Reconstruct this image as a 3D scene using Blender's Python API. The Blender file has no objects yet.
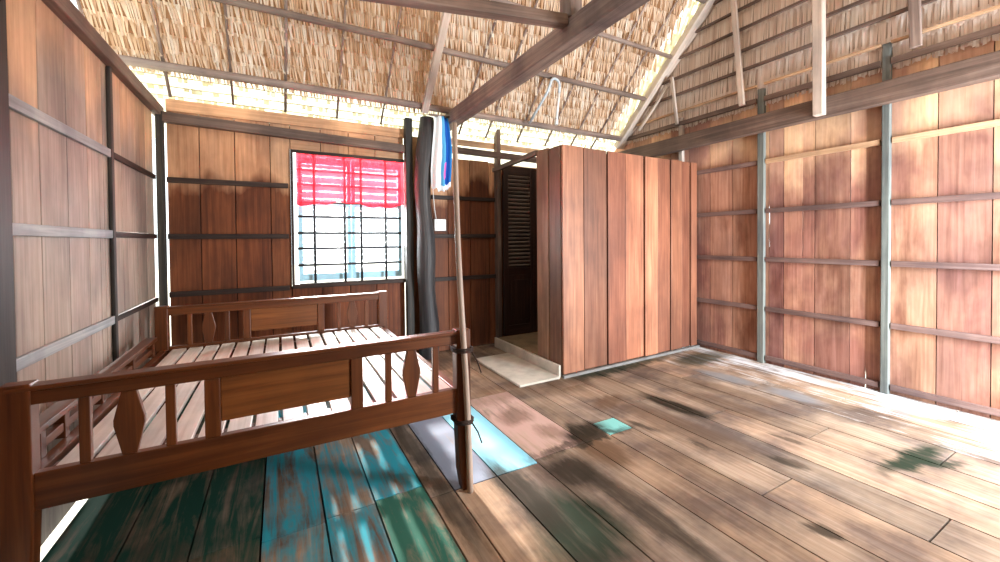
import bpy, math, random
from mathutils import Vector, Matrix
random.seed(7)
C = bpy.context.scene.collection
SC = bpy.context.scene

# ------------------------------------------------------------------ mesh builder
class MB:
    def __init__(s): s.v = []; s.f = []; s.uv = []; s.rn = []; s.sm = []
    def _add(s, vs, fs, uvs, rnd, smooth=False):
        o = len(s.v); s.v += [tuple(p) for p in vs]
        for f, u in zip(fs, uvs):
            s.f.append([o + i for i in f]); s.uv.append(u); s.rn.append(rnd); s.sm.append(smooth)
    def bar(s, p0, p1, w, h, up=(0, 0, 1), w1=None, h1=None, rnd=None):
        """rectangular timber from p0 to p1; w sideways, h along up"""
        p0, p1, up = Vector(p0), Vector(p1), Vector(up)
        d = p1 - p0; L = d.length; d.normalize()
        a = d.cross(up)
        if a.length < 1e-4: a = d.cross(Vector((0, 1, 0)))
        a.normalize(); b = a.cross(d).normalized()
        w1 = w if w1 is None else w1; h1 = h if h1 is None else h1
        vs = []
        for p, ww, hh in ((p0, w, h), (p1, w1, h1)):
            for sa, sb in ((-1, -1), (1, -1), (1, 1), (-1, 1)): vs.append(p + a * sa * ww / 2 + b * sb * hh / 2)
        fs = [(3, 2, 1, 0), (4, 5, 6, 7), (0, 1, 5, 4), (1, 2, 6, 5), (2, 3, 7, 6), (3, 0, 4, 7)]
        r = (random.random(), random.random(), random.random()) if rnd is None else rnd
        ou, ov = r[0] * 17, r[1] * 13
        uvs = [[(ou, ov), (ou, ov + w), (ou + h, ov + w), (ou + h, ov)]] * 2
        k = ov
        for (da) in (w, h, w, h):
            uvs.append([(ou, k), (ou, k + da), (ou + L, k + da), (ou + L, k)]); k += da
        s._add(vs, fs, uvs, r)
        return s
    def box(s, x0, x1, y0, y1, z0, z1, rnd=None):
        dx, dy, dz = x1 - x0, y1 - y0, z1 - z0
        cx, cy, cz = (x0 + x1) / 2, (y0 + y1) / 2, (z0 + z1) / 2
        if dz >= dx and dz >= dy: return s.bar((cx, cy, z0), (cx, cy, z1), dx, dy, (0, 1, 0), rnd=rnd)
        if dx >= dy: return s.bar((x0, cy, cz), (x1, cy, cz), dy, dz, rnd=rnd)
        return s.bar((cx, y0, cz), (cx, y1, cz), dx, dz, rnd=rnd)
    def prism(s, poly, o, e1, e2, n, t, rnd=None):
        """2-D polygon in plane (o, e1, e2), thickness t along n; grain along e2"""
        o, e1, e2, n = Vector(o), Vector(e1), Vector(e2), Vector(n)
        m = len(poly)
        vs = [o + e1 * x + e2 * y for x, y in poly] + [o + e1 * x + e2 * y + n * t for x, y in poly]
        r = (random.random(), random.random(), random.random()) if rnd is None else rnd
        ou, ov = r[0] * 17, r[1] * 13
        q = [(ou + y, ov + x) for x, y in poly]
        fs = [tuple(range(m))[::-1], tuple(range(m, 2 * m))]; uvs = [q[::-1], q]
        for i in range(m):
            j = (i + 1) % m
            fs.append((i, j, m + j, m + i))
            uvs.append([q[i], q[j], (q[j][0], q[j][1] + t), (q[i][0], q[i][1] + t)])
        s._add(vs, fs, uvs, r); return s
    def tube(s, pts, rad, seg=10, rnd=None, sq=(1, 1)):
        pts = [Vector(p) for p in pts]; n = len(pts)
        rad = [rad] * n if not hasattr(rad, '__len__') else rad
        r = (random.random(), random.random(), random.random()) if rnd is None else rnd
        ou, ov = r[0] * 17, r[1] * 13
        vs = []; us = []; L = 0; ref = None
        for i, p in enumerate(pts):
            t = (pts[min(i + 1, n - 1)] - pts[max(i - 1, 0)]).normalized()
            if ref is None: ref = Vector((1, 0, 0)) if abs(t.x) < .9 else Vector((0, 1, 0))
            a = (ref - t * ref.dot(t)).normalized(); ref = a; b = t.cross(a)
            if i: L += (p - pts[i - 1]).length
            us.append(ou + L)
            for k in range(seg):
                g = 2 * math.pi * k / seg
                vs.append(p + (a * math.cos(g) * sq[0] + b * math.sin(g) * sq[1]) * rad[i])
        fs = []; uvs = []
        cw = 2 * math.pi * max(rad) / seg
        for i in range(n - 1):
            for k in range(seg):
                k2 = (k + 1) % seg
                fs.append((i * seg + k, i * seg + k2, (i + 1) * seg + k2, (i + 1) * seg + k))
                uvs.append([(us[i], ov + k * cw), (us[i], ov + (k + 1) * cw), (us[i + 1], ov + (k + 1) * cw), (us[i + 1], ov + k * cw)])
        s._add(vs, fs, uvs, r, True)
        for base, rev in ((0, True), ((n - 1) * seg, False)):
            f = list(range(base, base + seg)); f = f[::-1] if rev else f
            s._add([], [], [], r)
            o = len(s.v) - len(vs); s.f.append([o + i for i in f]); s.uv.append([(ou, ov)] * seg); s.rn.append(r); s.sm.append(False)
        return s
    def quad(s, a, b, c, d, rnd=None, uv=None):
        r = (random.random(), random.random(), random.random()) if rnd is None else rnd
        s._add([a, b, c, d], [(0, 1, 2, 3)], [uv or [(0, 0), (1, 0), (1, 1), (0, 1)]], r); return s
    def build(s, name, mat, parent=None, bevel=0.0):
        me = bpy.data.meshes.new(name); me.from_pydata(s.v, [], s.f)
        uvs = []; cols = []
        for fi, f in enumerate(s.f):
            rr = s.rn[fi]; rr = (rr[0], rr[1], rr[2], 1.0)
            for k in range(len(f)): uvs.extend(s.uv[fi][k]); cols.extend(rr)
        me.uv_layers.new(name='UVMap'); me.color_attributes.new('pl', 'FLOAT_COLOR', 'CORNER')
        me.uv_layers['UVMap'].data.foreach_set('uv', uvs)
        me.attributes['pl'].data.foreach_set('color', cols)
        me.polygons.foreach_set('use_smooth', s.sm)
        me.validate(); me.update()
        me.materials.append(mat)
        ob = bpy.data.objects.new(name, me); C.objects.link(ob)
        if parent:
            ob.parent = parent
            ob.matrix_parent_inverse = parent.matrix_world.inverted() if parent.type != 'EMPTY' else Matrix.Translation(-Vector(parent.location))
        if bevel:
            b = ob.modifiers.new('edge', 'BEVEL'); b.width = bevel; b.segments = 2; b.limit_method = 'ANGLE'
        return ob

def tag(o, label=None, cat=None, group=None, kind=None):
    if label: o['label'] = label
    if cat: o['category'] = cat
    if group: o['group'] = group
    if kind: o['kind'] = kind
    return o
def empty(name, loc):
    o = bpy.data.objects.new(name, None); C.objects.link(o); o.location = loc; o.empty_display_size = .1
    return o
def struct(o, label, cat): return tag(o, label, cat, None, 'structure')

# ------------------------------------------------------------------ materials
class N:
    def __init__(s, name):
        s.m = bpy.data.materials.new(name); s.m.use_nodes = True
        s.t = s.m.node_tree; s.t.nodes.clear()
    def n(s, ty, **k):
        x = s.t.nodes.new(ty)
        for a, b in k.items():
            if a == 'inp':
                for i, v in b.items(): x.inputs[i].default_value = v
            else: setattr(x, a, b)
        return x
    def l(s, a, b): s.t.links.new(a, b)
    def math(s, op, a, b=None, clamp=False):
        x = s.n('ShaderNodeMath', operation=op, use_clamp=clamp)
        for i, v in enumerate((a, b)):
            if v is None: continue
            if isinstance(v, (int, float)): x.inputs[i].default_value = v
            else: s.l(v, x.inputs[i])
        return x.outputs[0]
    def ramp(s, fac, stops, interp='LINEAR'):
        r = s.n('ShaderNodeValToRGB'); r.color_ramp.interpolation = interp
        e = r.color_ramp.elements
        while len(e) > 1: e.remove(e[0])
        e[0].position = stops[0][0]
        for p, c in stops[1:]: e.new(p)
        for q, (p, c) in zip(e, stops): q.color = (*c, 1) if len(c) == 3 else c
        s.l(fac, r.inputs[0]); return r.outputs[0]
    def mix(s, fac, a, b, bt='MIX'):
        x = s.n('ShaderNodeMix', data_type='RGBA', blend_type=bt)
        for i, v in ((0, fac), (6, a), (7, b)):
            if isinstance(v, (int, float)): x.inputs[i].default_value = v
            elif isinstance(v, tuple): x.inputs[i].default_value = (*v, 1)
            else: s.l(v, x.inputs[i])
        return x.outputs[2]
    def noise(s, vec, scale, detail=3, rough=.55, dist=0.0):
        x = s.n('ShaderNodeTexNoise'); x.inputs['Scale'].default_value = scale; x.inputs['Detail'].default_value = detail
        x.inputs['Roughness'].default_value = rough; x.inputs['Distortion'].default_value = dist
        s.l(vec, x.inputs['Vector']); return x.outputs['Fac']
    def mapv(s, vec, sc, loc=(0, 0, 0)):
        x = s.n('ShaderNodeMapping'); x.inputs['Scale'].default_value = sc; x.inputs['Location'].default_value = loc
        s.l(vec, x.inputs['Vector']); return x.outputs[0]
    def out(s, sh): s.l(sh, s.n('ShaderNodeOutputMaterial').inputs[0]); return s.m

def grainuv(g):
    uv = g.n('ShaderNodeTexCoord').outputs['UV']
    fine = g.noise(g.mapv(uv, (1.6, 42, 1)), 1.0, 4, .6, .6)
    broad = g.noise(g.mapv(uv, (.9, 7, 1)), 1.0, 3, .55, .8)
    return uv, fine, broad

def wood(name, dark, mid, light, var=.35, hue=None, rough=.62, spec=.3, band=None, blot=.35, bump=.15, grain=.62, extra=None):
    """UV-grained timber. band=(z, softness, light colour): upper part of the wall wood is a paler, less weathered tone"""
    g = N(name)
    uv, fine, broad = grainuv(g)
    pl = g.n('ShaderNodeVertexColor', layer_name='pl').outputs[0]
    sp = g.n('ShaderNodeSeparateColor'); g.l(pl, sp.inputs[0])
    f = g.math('ADD', g.math('MULTIPLY', fine, grain), g.math('MULTIPLY', broad, 1.0 - grain))
    col = g.ramp(f, [(.32, dark), (.5, mid), (.68, light)])
    pos = g.n('ShaderNodeNewGeometry').outputs['Position']
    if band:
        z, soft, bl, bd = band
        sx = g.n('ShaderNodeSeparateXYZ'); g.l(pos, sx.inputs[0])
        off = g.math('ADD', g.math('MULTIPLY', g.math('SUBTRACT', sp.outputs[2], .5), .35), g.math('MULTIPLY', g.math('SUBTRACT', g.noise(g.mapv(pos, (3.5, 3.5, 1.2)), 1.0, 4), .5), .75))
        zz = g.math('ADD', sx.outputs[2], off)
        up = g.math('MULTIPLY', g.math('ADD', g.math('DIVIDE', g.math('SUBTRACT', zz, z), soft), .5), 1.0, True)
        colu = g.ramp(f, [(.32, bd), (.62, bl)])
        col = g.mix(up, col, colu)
    if hue:
        col = g.mix(g.math('MULTIPLY', sp.outputs[1], hue[1]), col, g.mix(1.0, col, hue[0], 'MULTIPLY'))
    br = g.math('ADD', g.math('MULTIPLY', sp.outputs[0], var), 1 - var * .55)
    mul = g.n('ShaderNodeVectorMath', operation='SCALE'); g.l(col, mul.inputs[0]); g.l(br, mul.inputs['Scale'])
    col = mul.outputs[0]
    if blot:
        bn = g.noise(g.mapv(pos, (2.2, 2.2, 1.3)), 1.0, 5, .6)
        bl = g.ramp(bn, [(.38, (1 - blot, 1 - blot, 1 - blot * .9)), (.6, (1.06, 1.04, 1.02))])
        col = g.mix(1.0, col, bl, 'MULTIPLY')
    if extra: col = extra(g, col, pos, sp)
    b = g.n('ShaderNodeBsdfPrincipled', inp={'Roughness': rough, 'Specular IOR Level': spec})
    g.l(col, b.inputs['Base Color'])
    bp = g.n('ShaderNodeBump', inp={'Strength': bump, 'Distance': .01}); g.l(f, bp.inputs['Height']); g.l(bp.outputs[0], b.inputs['Normal'])
    return g.out(b.outputs[0])

def plain(name, col, rough=.6, noise=.15, scale=8, spec=.3, metal=0):
    g = N(name); pos = g.n('ShaderNodeTexCoord').outputs['Object']
    nz = g.noise(pos, scale, 4)
    c = g.ramp(nz, [(.3, tuple(x * (1 - noise) for x in col)), (.7, tuple(min(1, x * (1 + noise)) for x in col))])
    b = g.n('ShaderNodeBsdfPrincipled', inp={'Roughness': rough, 'Specular IOR Level': spec, 'Metallic': metal}); g.l(c, b.inputs['Base Color'])
    return g.out(b.outputs[0])

def leafmat(name, c0, c1, c2, trans):
    g = N(name)
    uv = g.n('ShaderNodeTexCoord').outputs['UV']
    pl = g.n('ShaderNodeVertexColor', layer_name='pl').outputs[0]
    sp = g.n('ShaderNodeSeparateColor'); g.l(pl, sp.inputs[0])
    col = g.ramp(sp.outputs[0], [(0, c0), (.5, c1), (1, c2)])
    st = g.noise(g.mapv(uv, (9, 1.2, 1)), 1.0, 2)
    col = g.mix(1.0, col, g.ramp(st, [(.3, (.72, .7, .66)), (.7, (1.1, 1.1, 1.1))]), 'MULTIPLY')
    d = g.n('ShaderNodeBsdfDiffuse'); t = g.n('ShaderNodeBsdfTranslucent')
    g.l(col, d.inputs[0]); g.l(col, t.inputs[0])
    m = g.n('ShaderNodeMixShader', inp={0: trans}); g.l(d.outputs[0], m.inputs[1]); g.l(t.outputs[0], m.inputs[2])
    return g.out(m.outputs[0])

M = {}
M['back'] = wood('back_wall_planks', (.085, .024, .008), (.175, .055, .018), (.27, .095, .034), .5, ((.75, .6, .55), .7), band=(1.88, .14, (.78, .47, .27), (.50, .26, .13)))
def right_extra(g, col, pos, sp):
    # old mauve-brown weather stains, larger than a single board
    a = g.ramp(g.noise(g.mapv(pos, (1, 1.5, .8), (3, 1, 2)), 1.0, 5, .62, .4), [(.44, (0,) * 3), (.58, (.85,) * 3)])
    col = g.mix(a, col, g.mix(1.0, col, (.62, .50, .60), 'MULTIPLY'))
    b = g.ramp(g.noise(g.mapv(pos, (1, 3.2, 1.1), (7, 0, 1)), 1.0, 5, .6), [(.52, (0,) * 3), (.66, (.8,) * 3)])
    return g.mix(b, col, g.mix(1.0, col, (.5, .40, .36), 'MULTIPLY'))
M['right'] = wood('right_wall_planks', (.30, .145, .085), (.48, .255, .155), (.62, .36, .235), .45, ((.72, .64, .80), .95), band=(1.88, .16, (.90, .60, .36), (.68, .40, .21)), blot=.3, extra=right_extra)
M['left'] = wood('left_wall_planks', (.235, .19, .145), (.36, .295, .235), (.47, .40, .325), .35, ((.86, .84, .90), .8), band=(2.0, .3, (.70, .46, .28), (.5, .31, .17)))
M['batten'] = wood('dark_batten_wood', (.016, .009, .007), (.035, .021, .016), (.065, .042, .032), .3)
M['battenr'] = wood('mauve_batten_wood', (.10, .06, .052), (.17, .105, .09), (.25, .17, .15), .25)
M['battenl'] = wood('grey_batten_wood', (.19, .21, .21), (.30, .33, .335), (.42, .46, .47), .2)
M['battenp'] = wood('pale_batten_wood', (.40, .23, .12), (.60, .38, .22), (.74, .52, .34), .2)
M['post'] = wood('dark_post_wood', (.012, .011, .009), (.03, .026, .022), (.065, .056, .048), .2)
M['greypost'] = wood('grey_post_wood', (.085, .095, .085), (.15, .165, .15), (.24, .255, .235), .2, bump=.25)
M['beam'] = wood('brown_beam_wood', (.085, .055, .042), (.16, .105, .08), (.25, .175, .14), .2, bump=.2)
M['tie'] = wood('tie_beam_wood', (.09, .062, .05), (.19, .14, .115), (.31, .24, .20), .2, blot=.6, bump=.25)
M['pale'] = wood('pale_timber', (.44, .35, .28), (.60, .50, .42), (.72, .63, .55), .2)
M['pole'] = wood('roof_pole_wood', (.20, .14, .115), (.31, .23, .19), (.43, .34, .29), .4)
M['trunk'] = wood('weathered_trunk', (.024, .022, .022), (.055, .05, .05), (.13, .125, .122), .1, bump=.6, rough=.5)
M['bed'] = wood('bed_hardwood', (.052, .013, .003), (.105, .029, .006), (.175, .056, .014), .25, rough=.38, spec=.45, bump=.06, blot=.25)
M['panel'] = wood('bed_panel_wood', (.10, .028, .006), (.185, .06, .013), (.26, .095, .024), .1, rough=.38, spec=.45, bump=.05, blot=.2)
M['slat'] = wood('bed_slat_wood', (.54, .47, .42), (.70, .64, .59), (.80, .76, .72), .2, rough=.45, bump=.06, blot=.2)
M['cub'] = wood('cubicle_planks', (.19, .075, .04), (.32, .138, .074), (.44, .215, .12), .75, ((.70, .55, .60), .95), rough=.45, spec=.4, bump=.08, blot=.3)
M['cubside'] = wood('cubicle_side_planks', (.14, .07, .04), (.22, .12, .07), (.32, .19, .12), .4, ((.7, .6, .6), .8), rough=.45)
M['door'] = wood('dark_door_wood', (.018, .009, .007), (.036, .017, .013), (.06, .031, .024), .1, rough=.4)
M['louvre'] = wood('door_louvre_wood', (.20, .15, .125), (.30, .235, .195), (.40, .325, .28), .1, rough=.4)
M['conc'] = plain('concrete', (.46, .42, .35), .85, .22, 6)
M['concdark'] = plain('damp_concrete', (.24, .17, .10), .8, .3, 5)
M['base'] = plain('cement_strip', (.17, .16, .15), .9, .25, 9)
M['steel'] = plain('dark_steel', (.025, .025, .03), .5, .2, 20)
M['blue'] = plain('pale_blue_paint', (.40, .70, .84), .5, .1, 10)
M['white'] = plain('white_plastic', (.85, .85, .83), .4, .03, 4)
M['pvc'] = plain('grey_pvc', (.48, .54, .58), .4, .08, 6)
M['rope'] = plain('dark_rope', (.04, .022, .016), .9, .3, 40)
M['backing'] = plain('dark_back_boards', (.02, .012, .008), .9, .2, 5)
M['stick'] = wood('net_pole_wood', (.26, .18, .13), (.40, .30, .23), (.52, .42, .34), .1, rough=.5)
M['ground'] = plain('outside_ground', (.55, .52, .42), .95, .15, 1.5)
M['leaf'] = leafmat('thatch_leaf', (.58, .36, .21), (.88, .70, .53), (.97, .91, .81), .3)
M['leafpale'] = leafmat('thatch_leaf_thin', (.62, .56, .36), (.78, .72, .54), (.86, .82, .68), .4)
M['leafgable'] = leafmat('gable_leaf', (.52, .38, .31), (.80, .66, .57), (.90, .82, .76), .12)
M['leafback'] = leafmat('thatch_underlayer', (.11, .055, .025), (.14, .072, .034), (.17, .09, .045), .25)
M['gableback'] = leafmat('gable_underlayer', (.36, .25, .19), (.40, .29, .22), (.44, .32, .25), .1)
M['thinback'] = leafmat('thin_underlayer', (.60, .62, .48), (.68, .70, .56), (.72, .74, .62), .42)

# floor: plank colours with worn paint and pale tint (vertex colour alpha = amount) and old stains
def floor_extra(g, col, pos, sp):
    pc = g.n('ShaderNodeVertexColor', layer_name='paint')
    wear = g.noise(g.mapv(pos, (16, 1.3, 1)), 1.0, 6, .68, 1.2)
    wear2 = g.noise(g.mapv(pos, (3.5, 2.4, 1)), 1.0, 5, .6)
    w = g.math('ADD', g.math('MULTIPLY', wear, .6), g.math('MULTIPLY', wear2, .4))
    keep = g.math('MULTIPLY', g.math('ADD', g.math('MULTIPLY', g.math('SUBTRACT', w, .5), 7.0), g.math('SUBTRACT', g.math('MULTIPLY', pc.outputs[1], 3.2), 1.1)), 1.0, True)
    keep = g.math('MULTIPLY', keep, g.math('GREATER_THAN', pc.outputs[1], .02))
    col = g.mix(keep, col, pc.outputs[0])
    # worn grey-brown walking area and dark damp stains, each with its own place and shape
    warp = g.n('ShaderNodeTexNoise', inp={'Scale': 1.0, 'Detail': 5.0, 'Roughness': .7}); g.l(g.mapv(pos, (11, 2.6, 1)), warp.inputs['Vector'])
    wv = g.n('ShaderNodeVectorMath', operation='MULTIPLY_ADD'); g.l(warp.outputs['Color'], wv.inputs[0])
    wv.inputs[1].default_value = (.16, .26, 0); g.l(pos, wv.inputs[2])
    sb = g.n('ShaderNodeVectorMath', operation='SUBTRACT'); g.l(wv.outputs[0], sb.inputs[0]); sb.inputs[1].default_value = (.08, .13, 0)
    fib = g.ramp(g.noise(g.mapv(pos, (22, 2, 1)), 1.0, 4, .6), [(.3, (.7,) * 3), (.5, (1,) * 3)])
    stains = STAINS
    for (x, y, rx, ry, ang, st, c) in stains:
        mp = g.n('ShaderNodeMapping', vector_type='TEXTURE')
        mp.inputs['Location'].default_value = (x, y, 0); mp.inputs['Rotation'].default_value = (0, 0, ang); mp.inputs['Scale'].default_value = (rx, ry, 1)
        g.l(sb.outputs[0], mp.inputs['Vector'])
        ln = g.n('ShaderNodeVectorMath', operation='LENGTH'); g.l(mp.outputs[0], ln.inputs[0])
        a = g.math('MULTIPLY', g.math('SUBTRACT', 1.0, ln.outputs['Value']), 2.0 * st, True)
        a = g.math('MULTIPLY', g.math('MINIMUM', a, st), fib)
        col = g.mix(a, col, c)
    return col
DK = (.022, .017, .011); GR = (.018, .026, .016); BR = (.10, .055, .03); GY = (.20, .21, .22); PN = (.42, .30, .27)
STAINS = [
    (1.72, 2.00, 0.24, 0.15, 0.2, 1, DK),
    (1.66, 1.75, 0.17, 0.22, 0.2, 0.85, BR),
    (1.38, 1.68, 0.18, 0.22, 0, 0.9, DK),
    (1.13, 1.34, 0.24, 0.36, 0.1, 1, GR),
    (1.03, 1.66, 0.13, 0.42, 0.05, 0.9, DK),
    (1.44, 1.25, 0.09, 0.5, 0, 0.8, DK),
    (0.95, 1.12, 0.2, 0.3, 0, 0.7, GR),
    (0.69, 2.19, 0.07, 1.3, 0, 0.75, DK),
    (2.57, 1.98, 0.11, 0.36, 0.12, 1, DK),
    (2.21, 2.28, 0.22, 0.1, 0.4, 0.7, BR),
    (1.44, 2.41, 0.18, 0.16, 0.3, 0.6, BR),
    (1.52, 2.11, 0.12, 0.12, 0.3, 0.5, BR),
    (1.64, 1.90, 0.5, 0.06, 0, 0.8, DK),
    (2.90, 2.83, 1, 0.14, 0.05, 0.9, GR),
    (3.84, 2.62, 0.5, 0.2, 0.04, 0.8, GR),
    (3.49, 2.15, 0.12, 0.3, 0.1, 0.7, GY),
    (2.06, 2.71, 0.4, 0.2, 0, 0.6, BR),
    (3.12, 0.83, 0.42, 0.075, -0.06, 1, GR),
    (3.16, 0.75, 0.2, 0.045, -0.5, 0.9, GR),
    (3.54, 1.64, 0.12, 0.25, 0.1, 0.7, GY),
    (3.89, 1.08, 0.2, 0.06, 0.3, 0.6, GY),
    (3.20, 1.92, 0.12, 0.6, 0.1, 0.55, BR),
    (2.31, 1.70, 0.2, 0.7, 0.1, 0.5, BR),
    (2.90, 1.83, 0.16, 0.5, 0.1, 0.45, BR),
    (1.52, 2.84, 0.5, 0.22, 0.1, 0.5, BR),
    (1.96, 1.33, 0.12, 0.5, 0.05, 0.35, BR),
    (2.46, 1.17, 0.05, 0.12, 0.1, 0.8, DK),
    (2.01, 0.81, 0.06, 0.08, 0.6, 0.8, DK),
    (2.75, 1.30, 0.04, 0.12, 0.2, 0.7, DK),
    (2.11, 1.85, 0.04, 0.15, 0.2, 0.7, DK),
    (2.21, 1.51, 0.03, 0.12, 0.2, 0.7, DK),
]
M['floor'] = wood('floor_planks', (.20, .14, .095), (.30, .225, .165), (.40, .32, .25), .5, ((1.0, .84, .70), .7), rough=.65, spec=.07, blot=.55, bump=.08, extra=floor_extra)

# ------------------------------------------------------------------ the room
XL, XR, YB, YF = -.885, 4.25, 4.28, -.55
V = Vector

# floor planks run toward the back wall
def floor():
    mb = MB(); paint = []
    TQ = (.03, .33, .42); GN = (.015, .06, .042); LB = (.22, .50, .60); GB = (.17, .19, .24); PK = (.46, .31, .26)
    xs = [-.85, -.59, -.34, -.09, .16, .38, .62, .745, .99, 1.25, 1.63, 1.83, 2.03, 2.31, 2.58, 2.86, 3.14, 3.42, 3.7, 3.97, 4.262]
    for i in range(len(xs) - 1):
        x0, x1 = xs[i], xs[i + 1]
        if x0 < .61: segs = [(YF, 1.0), (1.0, 1.92 + .02 * (i % 3)), (1.92 + .02 * (i % 3), 4.26)]
        elif x0 < 1.2: segs = [(YF, .7), (.7, 1.845), (1.845, 4.26)]
        elif x0 < 1.8: segs = [(YF, .2), (.2, 1.88), (1.88, 2.85), (2.85, 4.26)]
        elif abs(x0 - 1.83) < .01: segs = [(YF, .4), (.4, 1.88), (1.88, 2.055), (2.055, 4.26)]
        else:
            k = 1.0 + (i * 37 % 10) / 6.0
            segs = [(YF, k - .6), (k - .6, k + 1.0), (k + 1.0, 4.26)]
        for y0, y1 in segs:
            g = .004
            r = random.random()
            pc = (0, 0, 0, 0)
            if x1 <= .63 and y0 > .9:
                pc = (*TQ, .50) if x0 > -.2 else (*GN, .6)
                if x0 > .3: pc = (.035, .14, .10, .6) if y0 < 1.5 else (*TQ, .52)
            elif .69 < x0 < .8 and y0 > 1.8: pc = (*GB, .8)
            elif .9 < x0 < 1.2 and y0 > 1.8: pc = (*LB, .85)
            elif abs(x0 - 1.83) < .01 and 1.8 < y0 < 2.0: pc = (.19, .48, .44, .85)
            elif 1.2 < x0 < 1.6 and 1.8 < y0 < 2.5: pc = (*PK, .6)
            if x0 >= 3.69: pc = (.66, .67, .68, .50 if x0 > 3.9 else .38)  # boards nearest the right wall are tinted paler
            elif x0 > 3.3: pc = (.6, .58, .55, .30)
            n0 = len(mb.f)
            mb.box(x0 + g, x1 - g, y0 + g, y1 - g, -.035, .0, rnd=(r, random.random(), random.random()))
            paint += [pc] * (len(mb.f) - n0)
    # under-floor boards closing the seams
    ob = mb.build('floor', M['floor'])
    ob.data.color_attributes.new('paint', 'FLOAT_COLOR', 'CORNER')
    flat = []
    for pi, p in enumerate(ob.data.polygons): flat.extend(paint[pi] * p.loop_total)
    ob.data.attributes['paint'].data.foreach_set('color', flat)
    return ob
struct(floor(), 'wide weathered brown floorboards with dark stains and worn turquoise paint', 'floor')
struct(MB().box(XL + .07, XR - .02, YF, YB - .02, -.08, -.04).build('trim_1', M['backing']), 'dark boards under the floor planks', 'underfloor')

def jag(z0, z1, amp, n=14):
    return [(random.uniform(-amp, amp), z0 + (z1 - z0) * k / n) for k in range(n + 1)]

# back wall
def wall_back():
    mb = MB()
    def col(xs, z0, z1):
        for a, b in zip(xs, xs[1:]):
            mb.box(a + .003, b - .003, YB - .002, YB + .022, z0, z1 + random.uniform(-.01, .01))
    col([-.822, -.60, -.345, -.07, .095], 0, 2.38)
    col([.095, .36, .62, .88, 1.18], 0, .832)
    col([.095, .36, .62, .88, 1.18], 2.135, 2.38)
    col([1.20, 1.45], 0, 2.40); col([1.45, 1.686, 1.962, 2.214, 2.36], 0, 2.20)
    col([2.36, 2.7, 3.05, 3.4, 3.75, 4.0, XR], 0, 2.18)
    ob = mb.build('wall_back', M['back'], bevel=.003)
    bk = MB(); bk.box(-.805, .095, YB + .024, YB + .03, -.03, 2.36); bk.box(.095, 1.18, YB + .024, YB + .03, -.03, .83)
    bk.box(1.20, 1.45, YB + .024, YB + .03, -.03, 2.36); bk.box(1.45, XR, YB + .024, YB + .03, -.03, 2.16); bk.box(.095, 1.18, YB + .024, YB + .03, 2.14, 2.36)
    bk.build('backing', M['backing'], ob)
    return ob
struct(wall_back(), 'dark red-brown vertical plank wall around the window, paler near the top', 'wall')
# horizontal top boards of the back wall
struct(MB().box(-.82, 1.25, YB - .02, YB + .004, 2.36, 2.46).build('trim_2', M['back'], bevel=.004), 'brown horizontal board along the back wall top, left of the crooked post', 'trim')
struct(MB().box(1.46, 3.8, YB - .02, YB + .004, 2.355, 2.425).build('trim_3', M['battenp'], bevel=.004), 'pale horizontal board along the back wall top, behind the cubicle', 'trim')

# right wall: separate boards, a few bright cracks
def wall_right():
    mb = MB()
    ys = [YB, 3.9, 3.6, 3.3, 3.05, 2.79, 2.54, 2.172, 2.04, 1.88, 1.785, 1.528, 1.424, 1.015, .755, .5, .2, -.1, -.35, YF]
    # open cracks: seam -> (from height, to height, half width, width elsewhere)
    crack = {2.172: (1.15, 1.60, .009, .002), 1.88: (1.10, 1.57, .006, .0004), 1.528: (1.52, 2.21, .0055, .002), 1.424: (-.1, .17, .008, .0004)}
    back = MB()
    zs = [2.60 * k / 40 for k in range(41)]
    def half(y, z):
        if y in crack:
            a, b, wd, els = crack[y]
            return wd * random.uniform(.35, 1.0) if a < z < b else els
        return .003
    for a, b in zip(ys, ys[1:]):
        poly = [(b + half(b, z), z) for z in zs] + [(a - half(a, z), z) for z in zs][::-1]
        mb.prism(poly, (XR, 0, 0), (0, 1, 0), (0, 0, 1), (1, 0, 0), .022)
    ob = mb.build('wall_right', M['right'])
    # cover strips behind the seams, left open where daylight shows
    openz = {2.172: [(1.16, 1.31), (1.34, 1.58)], 1.88: [(1.12, 1.28), (1.31, 1.55)], 1.528: [(1.54, 1.72), (1.77, 1.98), (2.06, 2.20)], 1.424: [(-.03, .16)]}
    for y in ys[1:-1]:
        z = -.03
        for o0, o1 in openz.get(y, []) + [(2.60, 2.60)]:
            if o0 > z: back.box(XR + .024, XR + .034, y - .05, y + .05, z, o0)
            z = o1
    back.build('backing', M['backing'], ob)
    return ob
struct(wall_right(), 'orange-brown vertical plank wall with mauve stains and thin bright cracks', 'wall')

# left wall
def wall_left():
    mb = MB()
    ys = [YF, -.2, .1, .4, .7, 1.0, 1.3, 1.55, 1.8, 2.0, 2.21, 2.42, 2.67, 2.90, 3.05, 3.115, 3.42, 3.71, 3.95, 4.155]
    for a, b in zip(ys, ys[1:]):
        mb.box(XL - .022, XL, a + .003, b - .003, .0, 2.36)
    ob = mb.build('wall_left', M['left'], bevel=.003)
    MB().box(XL - .034, XL - .026, YF, 4.15, .01, 2.35).build('backing', M['backing'], ob)
    return ob
struct(wall_left(), 'greyish brown vertical plank wall left of the bed', 'wall')
# front wall behind the viewer with a wide opening at its right end
def wall_front():
    mb = MB(); x = XL
    while x < 1.75:
        mb.box(x + .002, x + .268, YF - .022, YF, 0, 2.2); x += .27
    return mb.build('wall_front', M['right'])
struct(wall_front(), 'plank wall behind the viewer beside the open doorway', 'wall')

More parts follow.
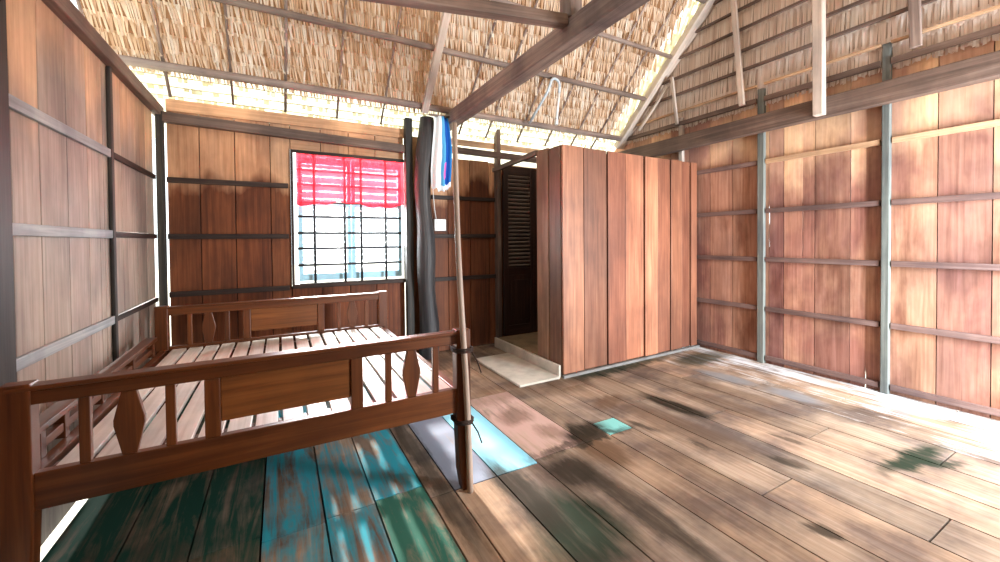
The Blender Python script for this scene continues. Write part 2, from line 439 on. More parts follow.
def wall_blocker():  # unseen partition, added to keep doorway light off the bed's left end
    mb = MB(); y = YF
    while y < .22: mb.box(1.98, 2.0, y + .002, y + .2, 0, 2.6); y += .202
    return mb.build('wall_blocker', M['right'])
struct(wall_blocker(), 'added plank partition behind the viewer, shading the left end of the bed', 'wall')

# battens
k = [3]
def batten(mb, mat, label, cat='batten'):
    k[0] += 1
    return struct(mb.build('trim_%d' % k[0], mat, bevel=.003), label, cat)
for z, nm in ((.82, 'lowest'), (1.308, 'middle'), (1.783, 'upper')):
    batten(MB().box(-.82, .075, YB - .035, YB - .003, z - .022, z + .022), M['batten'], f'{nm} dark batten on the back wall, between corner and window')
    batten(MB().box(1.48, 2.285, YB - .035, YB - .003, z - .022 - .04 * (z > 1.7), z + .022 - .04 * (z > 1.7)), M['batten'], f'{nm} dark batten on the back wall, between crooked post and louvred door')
for z, nm in ((.057, 'bottom'), (.547, 'second from the floor'), (1.04, 'third from the floor'), (1.524, 'fourth from the floor'), (2.012, 'top')):
    for (a, b, wh) in ((2.27, 4.2, 'beyond the farther post'), (1.33, 2.19, 'between the two posts'), (-.4, 1.26, 'nearer than the nearer post')):
        mat = M['battenp'] if (z > 2 and b < 3) else M['battenr']
        batten(MB().box(XR - .035, XR - .003, a, b, z - .022, z + .022), mat, f'{nm} batten on the right wall, {wh}')
for z, nm in ((.80, 'lower'), (1.308, 'middle'), (1.785, 'upper')):
    for a, b, wh in ((2.10, 3.172, 'nearer than the dark post'), (3.222, 4.14, 'between dark post and room corner')):
        hh = .024 if b < 3.4 else .018
        batten(MB().box(XL + .003, XL + .02, a, b, z - hh, z + hh), M['battenl'] if b < 3.4 else M['batten'], f'{nm} batten on the left wall, {wh}')

# posts
def timber(name, mb, mat, label, cat, group=None, bevel=.006):
    return tag(mb.build(name, mat, bevel=bevel), label, cat, group)
timber('wall_post', MB().box(XL + .001, XL + .022, 3.177, 3.218, 0, 2.30), M['post'], 'dark square post halfway along the left plank wall', 'post')
timber('wall_post', MB().box(XL + .001, XL + .05, 1.98, 2.09, 0, 2.30), M['post'], 'dark square post at the left picture edge, beside the bed foot', 'post')
timber('corner_post', MB().box(-.876, -.826, YB - .09, YB - .03, 0, 2.33), M['post'], 'dark slim post in the left back corner between bright slits', 'post')
timber('wall_post', MB().box(4.205, XR - .002, 2.199, 2.262, 0, 2.74), M['greypost'], 'grey square post on the right wall nearer the cubicle', 'post')
timber('wall_post', MB().box(4.205, XR - .002, 1.267, 1.318, 0, 2.78), M['greypost'], 'grey square post on the right wall farther from the cubicle', 'post')
timber('wall_post', MB().box(4.20, XR - .002, 3.11, 3.16, 2.10, 2.70), M['pale'], 'short pale post end above the cubicle corner on the right wall', 'post')
timber('door_post', MB().box(2.285, 2.338, YB - .085, YB - .005, 0, 2.59), M['beam'], 'narrow brown post at the left side of the louvred door', 'post')
timber('side_post', MB().box(1.175, 1.25, YB - .11, YB - .03, 0, 2.56), M['post'], 'straight dark timber between the window and the crooked post', 'post')
# crooked trunk post
pts = []; rad = []
for i in range(15):
    z = 2.56 * i / 14
    pts.append((1.362 + .022 * math.sin(z * 2.6 + .6) + .012 * math.sin(z * 6), 4.10 + .012 * math.sin(z * 4), z))
    rad.append(.104 - .010 * z + .008 * math.sin(z * 7) + (.02 if abs(z - 2.3) < .2 else 0))
timber('trunk_post', MB().tube(pts, rad, 14), M['trunk'], 'crooked dark trunk post right of the window, with greyish sheen', 'post', bevel=0)

# plates and big beams
timber('wall_plate', MB().bar((-.872, 4.222, 2.293), (1.25, 4.222, 2.232), .06, .085), M['beam'], 'long horizontal beam along the back wall above the window', 'beam')
timber('wall_plate', MB().bar((1.47, 4.222, 2.288), (3.3, 4.222, 2.262), .06, .07), M['beam'], 'horizontal beam on the back wall right of the hanging cloth', 'beam')
timber('wall_plate', MB().bar((-.866, YF, 2.345), (-.866, 4.30, 2.345), .06, .085), M['beam'], 'long beam along the top of the left plank wall', 'beam')
timber('wall_plate', MB().bar((4.135, YF, 2.372), (4.135, 4.25, 2.372), .09, .165), M['beam'], 'heavy brown beam running along the upper right wall', 'beam')
tie = timber('tie_beam', MB().bar((1.648, YF, 2.56), (1.648, 4.27, 2.56), .125, .14), M['tie'], 'thick dark tie beam crossing overhead towards the hanging cloth', 'beam', bevel=.012)
timber('king_post', MB().box(1.585, 1.68, 1.95, 2.06, 2.631, 4.3), M['tie'], 'upright post standing on the thick tie beam', 'post')
timber('cross_beam', MB().bar((.05, 2.0, 2.412), (1.583, 2.0, 2.618), .07, .068), M['beam'], 'brown beam meeting the upright on the tie beam', 'beam')

# ------------------------------------------------------------------ window
w = empty('window_1', (.65, YB, 1.49)); struct(w, 'barred window with pale blue louvred shutters and a red cloth at the top', 'window')
WX0, WX1, WZ0, WZ1 = .118, 1.178, .84, 2.13
fr = MB()
fr.box(WX0 - .022, WX0, YB - .03, YB + .03, WZ0, WZ1); fr.box(WX1, WX1 + .02, YB - .03, YB + .03, WZ0, WZ1)
fr.box(WX0, WX1, YB - .03, YB + .03, WZ1 - .03, WZ1); fr.box(WX0 - .02, WX1 + .02, YB - .045, YB + .03, WZ0 - .03, WZ0 + .012)
fr.build('window_frame', M['batten'], w, bevel=.003)
for x in (.298, .575, .735, .983):
    MB().tube([(x, YB + .005, WZ0 + .0), (x, YB + .005, WZ1 - .01)], .0125, 8).build('bar', M['steel'], w)
for z in (1.952, 1.812, 1.642, 1.501, 1.341, 1.19, 1.029):
    MB().tube([(WX0 + .03, YB + .02, z), (WX1 - .03, YB + .02, z)], .0125, 8).build('bar', M['steel'], w)
for x0, x1 in ((WX0 + .04, .645), (.649, WX1 - .012)):
    s = MB()
    for a, b in ((x0, x0 + .038), (x1 - .038, x1)): s.box(a, b, YB + .06, YB + .09, WZ0 + .03, WZ1 - .04)
    for a, b in ((WZ0 + .03, WZ0 + .10), (1.605, 1.635), (WZ1 - .11, WZ1 - .04)): s.box(x0 + .038, x1 - .038, YB + .062, YB + .088, a, b)
    sh = s.build('shutter', M['blue'], w, bevel=.003)
    sh['label'] = 'pale blue shutter leaf'
    lv = MB()
    for z0, z1 in ((WZ0 + .11, 1.60), (1.64, WZ1 - .12)):
        n = int((z1 - z0) / .062)
        for i in range(n):
            z = z0 + (i + .5) * (z1 - z0) / n
            lv.bar((x0 + .038, YB + .075, z), (x1 - .038, YB + .075, z), .05, .007, (0, -.466, .885))
    lv.build('louvre', M['white'], sh)
# red translucent cloth
def cloth_grid(fn, nu, nv, name, mat, parent=None, solid=.004):
    mb = MB()
    for j in range(nv):
        for i in range(nu):
            q = [fn(a / nu, b / nv) for a, b in ((i, j), (i + 1, j), (i + 1, j + 1), (i, j + 1))]
            mb._add(q, [(0, 1, 2, 3)], [[(a / nu, b / nv) for a, b in ((i, j), (i + 1, j), (i + 1, j + 1), (i, j + 1))]], (.5, .5, .5), True)
    ob = mb.build(name, mat, parent)
    import bmesh
    bm = bmesh.new(); bm.from_mesh(ob.data); bmesh.ops.remove_doubles(bm, verts=bm.verts, dist=1e-5); bm.to_mesh(ob.data); bm.free()
    if solid:
        m = ob.modifiers.new('thick', 'SOLIDIFY'); m.thickness = solid; m.offset = 0
    return ob
g = N('red_cloth'); d = g.n('ShaderNodeBsdfDiffuse', inp={0: (.55, .008, .014, 1)}); t = g.n('ShaderNodeBsdfTranslucent', inp={0: (.62, .012, .02, 1)})
tr = g.n('ShaderNodeBsdfTransparent', inp={0: (1.0, .30, .34, 1)})
uvn = g.n('ShaderNodeTexCoord').outputs['UV']; sx = g.n('ShaderNodeSeparateXYZ'); g.l(uvn, sx.inputs[0])
wv = g.noise(g.mapv(uvn, (7, 2.2, 1)), 1.0, 3)
m1 = g.n('ShaderNodeMixShader', inp={0: .6}); g.l(d.outputs[0], m1.inputs[1]); g.l(t.outputs[0], m1.inputs[2])
m2 = g.n('ShaderNodeMixShader'); g.l(g.ramp(wv, [(.35, (.10,) * 3), (.62, (.34,) * 3)]), m2.inputs[0]); g.l(m1.outputs[0], m2.inputs[1]); g.l(tr.outputs[0], m2.inputs[2])
M['red'] = g.out(m2.outputs[0])
rc = cloth_grid(lambda u, v: (WX0 + .025 + u * (WX1 - WX0 - .028), YB - .02 + .006 * math.sin(u * 40 + v * 3), WZ1 - .015 - v * (.49 + .02 * math.sin(u * 9 + 1) + .01 * math.sin(u * 31))), 60, 10, 'red_cloth', M['red'], None, 0)
tag(rc, 'thin red cloth hung across the top third of the window', 'cloth')

# ------------------------------------------------------------------ roof
SL = .97; Y0, Z0 = 4.10, 2.655; RY = 2.03
def roofz(y): return Z0 + SL * (Y0 - y)
tang = V((0, -1, SL)).normalized(); nrm = V((0, -SL, -1)).normalized()   # nrm points into the room
S_RIDGE = (Y0 - RY) / (-tang.y)
def rp(x, s, off=0): return V((x, Y0, Z0)) + tang * s + nrm * off
rafx = [-1.18, -.78, -.335, .07, .50, .94, 1.365, 1.815, 2.16, 2.58, 3.0, 3.4, 3.76]
def roof_back():
    mb = MB()
    edges = rafx + [4.0]
    for pi in range(len(edges) - 1):
        xa, xb = edges[pi], edges[pi + 1]
        ph = random.uniform(0, .12); tone = random.uniform(-.12, .12)
        s = -.02 + ph - .12
        while s < S_RIDGE:
            rowt = random.uniform(-.12, .12)
            x = xa
            while x < xb:
                wd = random.uniform(.013, .023); L = random.gauss(.119, .008)
                lean = random.gauss(.018, .009); b0 = random.uniform(-.004, .004); b1 = random.uniform(.045, .068)
                tw = random.gauss(0, .009)
                s1 = s + .120; tp = random.uniform(.10, .24); s0 = max(s1 - L, -.03)
                a = rp(x, s1, b0); b = rp(x + wd, s1, b0 + tw * .3); c = rp(x + wd * (1 - tp) + lean, s0, b1 + tw); d = rp(x + wd * tp + lean, s0, b1 - tw)
                t = min(1, max(0, random.gauss(.52, .24) + tone + rowt))
                mb.quad(a, b, c, d, (t, random.random(), 0))
                x += wd * random.uniform(.96, 1.16)
            s += .118
    ob = mb.build('ceiling', M['leaf'])
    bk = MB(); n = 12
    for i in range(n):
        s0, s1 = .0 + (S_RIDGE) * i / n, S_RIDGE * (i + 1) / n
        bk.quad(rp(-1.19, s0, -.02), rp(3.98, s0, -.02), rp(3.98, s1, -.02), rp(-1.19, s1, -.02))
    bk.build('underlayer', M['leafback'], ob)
    return ob
struct(roof_back(), 'underside of the sloping thatch roof, rows of straw-coloured palm leaf', 'thatch roof')
# thin, see-through leaf along the eave and along the gable edge
def thin():
    mb = MB()
    for row, s in enumerate((-.075, -.165, -.25)):
        x = -1.18
        while x < 4.23:
            wd = random.uniform(.02, .05)
            if random.random() < .55:
                L = random.uniform(.012, .04)
                mb.quad(rp(x, s + .012, 0), rp(x + wd, s + .012, 0), rp(x + wd, s - L, .01), rp(x, s - L, .01), (random.random(), 0, 0))
            x += wd * random.uniform(.9, 1.6)
        for q in range(-11, 42): mb.bar(rp(q / 10, s + .01, .0), rp(q / 10 + .1, s + .01, .0), .008, .008)
    s = .02
    while s < S_RIDGE:
        x = 4.0
        while x < 4.23:
            wd = random.uniform(.03, .05)
            if random.random() < .9:
                L = random.uniform(.11, .15); ln = random.uniform(.0, .05)
                mb.quad(rp(x, s + .12, 0), rp(x + wd, s + .12, .004), rp(x + wd + ln, s + .12 - L, .03), rp(x + ln, s + .12 - L, .03), (random.random(), 0, 0))
            x += wd * random.uniform(.95, 1.2)
        s += .115
    ob = mb.build('ceiling', M['leafpale'])
    b = MB()
    b.quad(rp(-1.19, 0, -.012), rp(4.25, 0, -.012), rp(4.25, -.68, -.012), rp(-1.19, -.68, -.012))
    b.quad(rp(3.98, 0, -.012), rp(4.25, 0, -.012), rp(4.25, S_RIDGE, -.012), rp(3.98, S_RIDGE, -.012))
    b.build('underlayer', M['thinback'], ob)
    return ob
struct(thin(), 'thin sunlit leaf fringe at the eave and along the gable edge', 'thatch fringe')
# front slope (behind and above the viewer)
def roof_front():
    mb = MB()
    for i in range(8):
        y0, y1 = RY - 2.65 * i / 8, RY - 2.65 * (i + 1) / 8
        z = lambda y: roofz(RY) - SL * (RY - y)
        mb.quad(V((-1.19, y0, z(y0))), V((4.3, y0, z(y0))), V((4.3, y1, z(y1))), V((-1.19, y1, z(y1))), (.4 + .3 * random.random(), 0, 0))
    return mb.build('ceiling', M['leaf'])
struct(roof_front(), 'front slope of the thatch roof above the viewer', 'thatch roof')

# rafters
ends = ['first', 'second', 'third', 'fourth', 'fifth', 'sixth', 'seventh', 'eighth', 'ninth', 'tenth', 'eleventh', 'twelfth', 'thirteenth', 'fourteenth', 'fifteenth', 'sixteenth']
vis = [x for x in rafx if x > -1.5]
for i, x in enumerate(vis):
    j = random.uniform(-.01, .01)
    big = abs(x - 1.365) < .01
    wd = .065 if big else random.uniform(.018, .026)
    off = .07 if big else .045
    mb = MB()
    if big:
        mb.bar(rp(1.319, .04, .145), rp(1.303, 1.16, .145), wd, .05, nrm)
        lab = 'pale squared rafter rising from the crooked trunk post'
    else:
        mb.tube([rp(x + j, -.22, off), rp(x, .8, off - .004), rp(x - j, 1.7, off), rp(x, S_RIDGE - .05, off)], wd / 2, 8)
        lab = f'thin brown roof pole under the thatch, {ends[i]} counted from the left'
    timber('rafter', mb, M['pale'] if big else M['pole'], lab, 'rafter', 'roof poles under the back thatch', bevel=0)
# purlins
def purlin(s, off, lab, r, mat, x0=-1.19, x1=4.095):
    timber('purlin', MB().tube([rp(x0, s - .008, off), rp(1, s + .008, off), rp(x1, s - .006, off)], r, 10), mat, lab, 'purlin', 'long roof poles under the thatch', bevel=0)
purlin(.066, .095, 'long dark pole along the eave, just above the bright gap', .034, M['pole'])
purlin(.652, .088, 'long brown pole across the thatch, next above the eave pole', .028, M['pole'])
purlin(1.19, .082, 'long pole across the thatch, second above the eave pole', .023, M['pole'])
purlin(1.80, .085, 'long pole across the upper thatch near the picture top', .026, M['pole'])
# rake rafter at the right gable
timber('rake_rafter', MB().bar(rp(4.17, -.08, .085), rp(4.17, 2.7, .085), .135, .08, nrm), M['pale'], 'wide pale rafter sloping along the right gable edge', 'rafter', bevel=.008)

# gable above the right wall
def gable():
    mb = MB()
    yz = lambda y: min(roofz(y), roofz(RY) - SL * (RY - y))
    rows = [2.585, 2.765, 2.975, 3.17, 3.40, 3.61, 3.81, 4.01, 4.21, 4.41]
    for i, z in enumerate(rows):
        y = -.5; rt = random.uniform(-.08, .08)
        while y < 4.15:
            wd = random.uniform(.011, .024)
            zt = min(z + .25, yz(y) - .02)
            if zt > z + .02:
                ln = random.gauss(0, .006)
                t = min(1, max(0, random.gauss(.6, .2) + rt))
                o0, o1 = random.uniform(.0, .012), random.uniform(.012, .04)
                mb.quad((XR - o0 + .01, y, zt), (XR - o0 + .01, y + wd, zt), (XR - o1 + .01, y + wd * .95 + ln, z - random.uniform(0, .03)), (XR - o1 + .01, y + ln, z - random.uniform(0, .03)), (t, random.random(), 0))
            y += wd * .93
    ob = mb.build('wall_gable', M['leafgable'])
    b = MB(); b._add([(XR + .03, -.12, 2.58), (XR + .03, 4.17, 2.58), (XR + .03, RY, 4.66)], [(0, 1, 2)], [[(0, 0), (1, 0), (1, 1)]], (.5, .5, .5))
    b.build('underlayer', M['gableback'], ob)
    return ob
struct(gable(), 'pale vertical palm leaf cladding of the gable above the right wall', 'gable')
def gy(z): return Y0 - (z - Z0) / SL     # roof edge at height z
for z, nm, mat, hh in ((2.628, 'lowest dark', 'beam', .024), (2.775, 'thin orange', 'battenp', .011), (2.985, 'second dark', 'beam', .014), (3.185, 'third dark', 'beam', .014), (3.41, 'fourth dark', 'beam', .012), (3.62, 'fifth dark', 'beam', .012), (3.83, 'sixth dark', 'beam', .012)):
    mb = MB()
    for a, b in ([(-.1, 1.262), (1.323, 2.194), (2.267, gy(z) - .12)] if z < 2.8 else [(max(-.2, 2 * RY - gy(z) + .12), gy(z) - .12)]): mb.box(XR - .06, XR - .03, a, b, z - hh, z + hh)
    batten(mb, M[mat], f'{nm} batten across the leaf gable')
def onp(mb, a, b, x, w_, h_): return mb.bar((x, a[0], a[1]), (x, b[0], b[1]), w_, h_, (1, 0, 0))
timber('gable_strut', onp(MB(), (2.385, 2.61), (2.485, 3.85), 4.16, .055, .035), M['pale'], 'slim upright strut on the leaf gable nearer the pale rafter', 'strut')
timber('gable_strut', MB().bar((4.05, 1.672, 2.295), (4.05, 1.685, 4.2), .075, .07, (1, 0, 0)), M['pale'], 'pale long strut hanging down in front of the heavy wall beam', 'strut')
timber('gable_strut', onp(MB(), (1.112, 2.66), (1.14, 3.6), 4.16, .065, .035), M['pole'], 'brown upright strut on the gable above the nearer wall post', 'strut')
timber('gable_strut', onp(MB(), (3.152, 2.62), (3.222, 3.2), 4.165, .036, .03), M['pale'], 'short upright strut on the gable right beside the pale rafter', 'strut')
timber('gable_brace', onp(MB(), (3.74, 2.69), (3.29, 3.12), 4.178, .03, .03), M['pale'], 'thin pale diagonal lath along the lower gable edge', 'lath')

# ------------------------------------------------------------------ bed
BX0, BX1, BYF, BYH = -.748, .80, 1.85, 3.62
bed = empty('wooden_bed', (.03, 2.7, 0))
tag(bed, 'large brown wooden bed with pale bare slats and diamond balusters', 'bed')
def bed_end(name, y, front):
    # frame with rails and stiles; balusters, diamonds and panel are its own pieces
    t = .035; y0, y1 = (y - t / 2, y + t / 2)
    f = MB()
    f.box(BX0 + .04, BX1 - .04, y0, y1, .393, .515)
    f.box(BX0 - .005, BX1 + .005 - .03, y0 - .005, y1 + .005, .738, .785)
    f.box(BX0 - .012, BX1 - .02, y0 - .014, y1 + .014, .785, .80)
    for a, b in ((-.258, -.208), (.262, .313)): f.box(a, b, y0, y1, .515, .738)
    fo = f.build(name, M['bed'], bed, bevel=.004)
    MB().box(-.208, .262, y0 + .008, y1 - .008, .568, .738).build('panel', M['panel'], fo, bevel=.003)
    for x in (-.585, -.358, .426, .653): MB().box(x - .0145, x + .0145, y0 + .005, y1 - .005, .515, .738).build('baluster', M['bed'], fo, bevel=.003)
    for x in (-.472, .534):
        p = [(-.02, 0), (.02, 0), (.042, .105), (.042, .125), (.02, .223), (-.02, .223), (-.042, .125), (-.042, .105)]
        MB().prism(p, (x, y0 + .006, .515), (1, 0, 0), (0, 0, 1), (0, 1, 0), t - .012).build('diamond_baluster', M['bed'], fo, bevel=.003)
    return fo
bed_end('footboard', BYF, True); bed_end('headboard', BYH, False)
for x, y in ((BX0, BYF), (BX1, BYF), (BX0, BYH), (BX1, BYH)):
    sx_ = 1 if x > 0 else -1
    xi, xo = x - sx_ * .045, x + sx_ * .03
    p = [(min(xi, xo), .37), (min(xi, xo), .808), (max(xi, xo), .808), (max(xi, xo), .37), (max(xi, xo) - (.012 if sx_ < 0 else 0), .1), (max(xi, xo) - (.02 if sx_ < 0 else .0), 0), (min(xi, xo) + (.028 if sx_ > 0 else 0), 0), (min(xi, xo) + (.012 if sx_ > 0 else 0), .1)]
    MB().prism(p[::-1], (0, y - .03, 0), (1, 0, 0), (0, 0, 1), (0, 1, 0), .06).build('leg', M['bed'], bed, bevel=.005)
for x in (BX0 + .02, BX1 - .02): MB().box(x - .02, x + .02, BYF + .03, BYH - .03, .385, .50).build('side_rail', M['bed'], bed, bevel=.004)
for y in (1.98, 2.75, 3.48): MB().box(BX0 + .04, BX1 - .04, y - .02, y + .02, .44, .478).build('cross_bar', M['bed'], bed, bevel=.003)
n = 15; x0 = -.69; pitch = 1.455 / n
for i in range(n):
    a = x0 + i * pitch
    MB().box(a + .008 + random.uniform(-.002, .002), a + pitch - .008, BYF + .03, BYH - .03, .479, .499 + random.uniform(-.002, .002)).build('slat', M['slat'], bed, bevel=.003)
gd = MB(); gd.box(-.79, -.73, 1.93, 3.44, .600, .624); gd.box(-.775, -.745, 1.94, 3.43, .525, .560)
gu = gd.build('side_guard', M['bed'], bed, bevel=.003); gu['label'] = 'low guard rail along the wall side'
for y in (2.0, 2.18, 2.55, 3.0, 3.41): MB().box(-.777, -.741, y - .02, y + .02, .499, .600).build('guard_post', M['bed'], gu, bevel=.003)

# mosquito-net pole lashed to the bed leg
np_ = empty('net_pole', (.81, 1.80, 0)); tag(np_, 'thin upright wooden pole tied to the right bed leg', 'pole')
pp = [(.810 - .038 * z + .005 * math.sin(z * 4), 1.797, z) for z in [i * 1.82 / 12 for i in range(13)]]
MB().tube(pp, [.0165 - .0035 * i / 12 for i in range(13)], 10).build('pole', M['stick'], np_)
for z in (.70, .345):
    r = MB()
    for q in range(3):
        zz = z + q * .008
        loop = [(.749, 1.888, zz), (.749, 1.812, zz), (.77, 1.782, zz + .004), (.812, 1.782, zz + .002), (.838, 1.812, zz), (.838, 1.888, zz), (.749, 1.888, zz)]
        r.tube(loop, .0038, 6)
    r.tube([(.822, 1.79, z), (.85, 1.785, z - .05), (.872, 1.787, z - .11)], .004, 6)
    r.build('lashing', M['rope'], np_)

# ------------------------------------------------------------------ plank cubicle (washroom) and its step
cub = empty('plank_cubicle', (3.2, 2.95, 0)); tag(cub, 'roofless reddish plank washroom cubicle in the back right corner', 'cubicle')
fx = [2.225, 2.487, 2.79, 3.045, 3.32, 3.53, 3.74, 3.94, 4.09, 4.205]
cf = MB()
fy = lambda x: 2.868 + (x - 2.225) * .024
for i, (a, b) in enumerate(zip(fx, fx[1:])):
    tilt = random.uniform(-.012, .012); gx = .008
    top = 2.108 + .010 * i / 8 + random.uniform(-.004, .004)
    o = V((a, fy(a) + (0, .010, .003, .013)[i % 4], .03)); e1 = V((b - a, fy(b) - fy(a), 0)); wd = e1.length; e1.normalize(); nn = V((-e1.y, e1.x, 0))
    sh = -.02 * i / 8
    poly = [(gx + sh * .4, 0), (wd - gx + sh * .2, 0), (wd - gx + tilt * .0, top - .03), (gx, top - .03)]
    cf.prism(poly, o, e1, (0, 0, 1), nn, .022)
cfo = cf.build('front_panel', M['cub'], cub, bevel=.003)
MB().bar((2.26, fy(2.26) + .045, 1.06), (4.2, fy(4.2) + .045, 1.06), .01, 2.06).build('backing', M['backing'], cfo)
cs = MB(); cs.box(2.225, 2.247, 2.893, 3.068, .04, 2.11, rnd=(.15, .9, .3)); cs.box(2.217, 2.239, 3.072, 3.108, .04, 2.12, rnd=(.98, .05, .3)); cs.box(2.225, 2.247, 3.112, 3.275, .11, 2.125, rnd=(.7, .2, .5))
cs.build('side_panel', M['cubside'], cub, bevel=.003)
MB().bar((2.235, 3.275, 2.115), (2.235, 4.19, 2.085), .04, .05).build('header_rail', M['beam'], cub, bevel=.003)
MB().bar((2.22, fy(2.22) - .008, .012), (4.215, fy(4.215) - .008, .012), .026, .024).build('base_strip', M['base'], cub)
MB().box(2.255, 4.2, 3.0, 4.14, .002, .10).build('raised_floor', M['concdark'], cub)
tag(MB().box(1.76, 2.184, 2.862, 3.76, 0.001, .022).build('concrete_slab', M['conc'], bevel=.004), 'pale concrete slab on the floor before the cubicle entrance', 'slab')
tag(MB().box(2.188, 2.213, 2.885, 4.12, 0.001, .115).build('concrete_curb', M['conc'], bevel=.006), 'low concrete curb at the cubicle entrance beside the pale slab', 'curb')
# louvred door
dr = empty('door_1', (2.7, 4.17, .1)); struct(dr, 'dark brown louvred door at the back of the cubicle entrance', 'door')
for x0, x1 in ((2.345, 2.765), (2.769, 3.15)):
    s = MB()
    s.box(x0, x0 + .065, 4.15, 4.185, .101, 2.145); s.box(x1 - .045, x1, 4.15, 4.185, .101, 2.145)
    for a, b in ((.101, .22), (.83, .921), (2.047, 2.145)): s.box(x0 + .065, x1 - .045, 4.152, 4.183, a, b)
    s.box(x0 + .065, x1 - .045, 4.16, 4.175, .22, .83); s.box(x0 + .10, x1 - .08, 4.152, 4.16, .28, .77)
    lf = s.build('door_leaf', M['door'], dr, bevel=.003)
    lv = MB()
    for i in range(24):
        z = .921 + (i + .5) * 1.126 / 24
        lv.bar((x0 + .065, 4.167, z), (x1 - .045, 4.167, z), .036, .007, (0, .55, .83))
    lv.build('louvre', M['louvre'], lf)
    MB().box(x0 + .065, x1 - .045, 4.186, 4.19, .921, 2.047).build('backing', M['backing'], lf)

# ------------------------------------------------------------------ small things
# hanging cloth
g = N('striped_cloth'); uvn = g.n('ShaderNodeTexCoord').outputs['UV']; sx = g.n('ShaderNodeSeparateXYZ'); g.l(uvn, sx.inputs[0])
wob = g.math('ADD', sx.outputs[0], g.math('MULTIPLY', g.math('SUBTRACT', g.noise(g.mapv(uvn, (2, 3, 1)), 1.0, 2), .5), .16))
colu = g.ramp(wob, [(0, (.80, .88, .92)), (.42, (.86, .9, .93)), (.46, (.07, .33, .62)), (.58, (.12, .45, .75)), (.64, (.015, .09, .42)), (.9, (.02, .13, .5)), (1, (.03, .25, .55))])
low = g.math('MULTIPLY', g.math('GREATER_THAN', sx.outputs[1], .93), 1.0)
colu = g.mix(low, colu, (.82, .88, .92))
pk = g.math('MULTIPLY', g.math('MULTIPLY', g.math('GREATER_THAN', sx.outputs[1], .62), g.math('LESS_THAN', sx.outputs[1], .84)), g.math('MULTIPLY', g.math('GREATER_THAN', wob, .56), g.math('LESS_THAN', wob, .74)))
colu = g.mix(pk, colu, (.80, .16, .50))
b = g.n('ShaderNodeBsdfPrincipled', inp={'Roughness': .9, 'Specular IOR Level': .1}); g.l(colu, b.inputs['Base Color'])
M['towel'] = g.out(b.outputs[0])
def tw(u, v):
    wdt = .14 + .075 * math.sin(min(1, v * 1.6) * math.pi / 2) - .03 * max(0, v - .75) * 4 * .5
    x = 1.502 + (u - .5) * wdt + .008 * math.sin(v * 5)
    y = 3.96 + .022 * math.sin(u * 17 + v * 1.5) * (.4 + .6 * v) + .02 * math.cos(u * 7)
    z = 2.555 - v * (.79 - .10 * abs(u - .45) + .012 * math.sin(u * 25))
    return (x, y, z)
tag(cloth_grid(tw, 36, 30, 'hanging_cloth', M['towel'], None, .006), 'white and blue cloth with a pink patch hanging beside the tie beam', 'cloth')
tag(MB().tube([(1.36, 3.96, 2.557), (1.583, 3.96, 2.561)], .011, 8).build('cloth_peg', M['pole']), 'short wooden peg on the tie beam holding the hanging cloth', 'peg')
so = empty('wall_socket', (1.575, YB - .01, 1.43)); tag(so, 'small white electric box on the back wall, right of the crooked post', 'socket')
MB().box(1.507, 1.645, YB - .045, YB - .003, 1.365, 1.497).build('box', M['white'], so, bevel=.006)
MB().box(1.53, 1.622, YB - .052, YB - .045, 1.388, 1.474).build('cover_plate', M['white'], so, bevel=.003)
tag(MB().tube([(1.475, 4.20, 2.2), (1.485, 4.23, 1.9), (1.51, 4.24, 1.62), (1.53, 4.245, 1.50)], .005, 6).build('electric_cord', M['white']), 'thin white cord running down from the crooked post to the box', 'cord')
# conduit looped over the roof pole
cp = empty('conduit_pipe', (2.67, 3.6, 2.9)); tag(cp, 'grey plastic conduit bent over a roof pole above the cubicle', 'pipe')
arc = [(2.57, 3.56, 2.86)] + [(2.645 - .06 * math.cos(a), 3.52, 2.945 + .06 * math.sin(a)) for a in [i * math.pi / 8 for i in range(9)]]
MB().tube([(2.53, 3.86, 2.60), (2.555, 3.70, 2.74)] + arc + [(2.70, 3.52, 2.86)], .015, 8).build('pipe', M['pvc'], cp)
MB().tube([(2.70, 3.52, 2.87), (2.665, 3.525, 2.56)], .013, 8).build('drop_pipe', M['white'], cp)
MB().tube([(2.666, 3.525, 2.565), (2.662, 3.525, 2.51)], .02, 8).build('pipe_end', M['white'], cp)

# ------------------------------------------------------------------ outside
gr = MB().quad((-40, -40, -.75), (40, -40, -.75), (40, 40, -.75), (-40, 40, -.75)).build('ground', M['ground'])
struct(gr, 'bright ground outside the hut, seen through gaps', 'ground')
wd_ = bpy.data.worlds.new('World'); SC.world = wd_; wd_.use_nodes = True
bg = wd_.node_tree.nodes['Background']; bg.inputs[0].default_value = (.88, .96, 1.0, 1); bg.inputs[1].default_value = 1.9
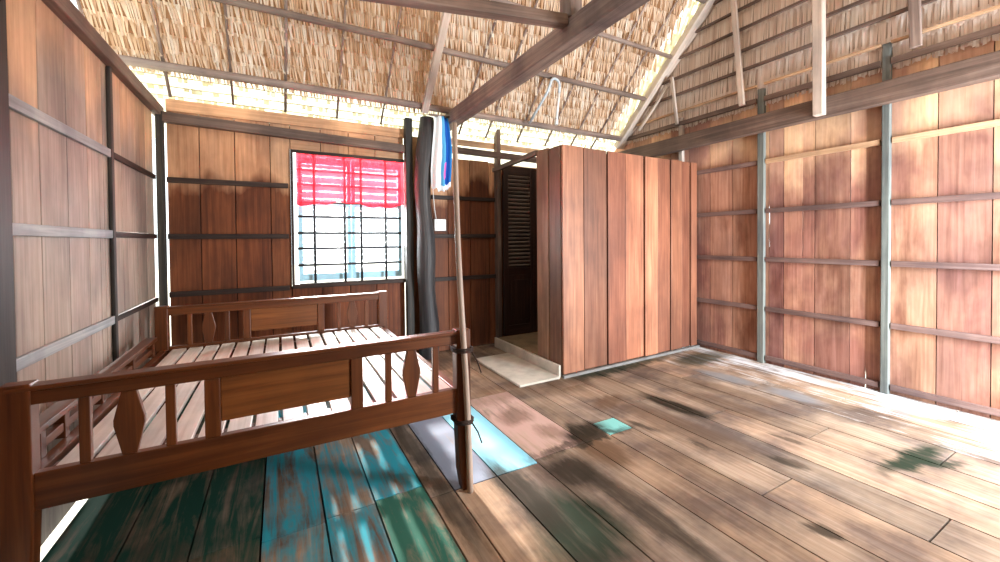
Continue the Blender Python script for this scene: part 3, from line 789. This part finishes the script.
# sun: low, from behind the back wall and slightly from the left
sl = bpy.data.lights.new('sun', 'SUN'); sl.energy = 15.0; sl.angle = math.radians(2.2); sl.color = (1, .96, .90)
so_ = bpy.data.objects.new('sun', sl); C.objects.link(so_)
so_.rotation_euler = V((.03, -1.9, -1)).to_track_quat('-Z', 'Y').to_euler()
def area(name, loc, to, sx, sy, e, col):
    l = bpy.data.lights.new(name, 'AREA'); l.shape = 'RECTANGLE'; l.size = sx; l.size_y = sy; l.energy = e; l.color = col
    o = bpy.data.objects.new(name, l); C.objects.link(o); o.location = loc
    o.rotation_euler = (V(to) - V(loc)).to_track_quat('-Z', 'Y').to_euler(); return o
area('doorway_daylight', (3.58, -.72, 1.05), (3.85, 1.9, .2), .42, 1.9, 290, (.86, .93, 1.0))
area('window_daylight', (.65, YB + .35, 1.7), (.6, 2.6, .5), 1.1, 1.2, 280, (.92, .97, 1.0))

# ------------------------------------------------------------------ camera
f, yaw, pit, rol = 398.2, math.radians(28.893), math.radians(.948), math.radians(-.501)
fw = V((math.sin(yaw) * math.cos(pit), math.cos(yaw) * math.cos(pit), -math.sin(pit)))
r0 = V((math.cos(yaw), -math.sin(yaw), 0)); u0 = r0.cross(fw)
r = r0 * math.cos(rol) + u0 * math.sin(rol); u = -r0 * math.sin(rol) + u0 * math.cos(rol)
cam = bpy.data.cameras.new('camera'); co = bpy.data.objects.new('camera', cam); C.objects.link(co)
co.matrix_world = Matrix(((r.x, u.x, -fw.x, 0), (r.y, u.y, -fw.y, 0), (r.z, u.z, -fw.z, 1.25), (0, 0, 0, 1)))
cam.sensor_fit = 'HORIZONTAL'; cam.sensor_width = 36; cam.lens = f / 1000 * 36; cam.clip_start = .03; cam.shift_y = -.0338
SC.camera = co
vs = SC.view_settings; vs.view_transform = 'Standard'; vs.look = 'None'; vs.gamma = 1; vs.exposure = 0.47; vs.use_curve_mapping = False
SC.cycles.max_bounces = 10; SC.cycles.diffuse_bounces = 6; SC.cycles.transparent_max_bounces = 8
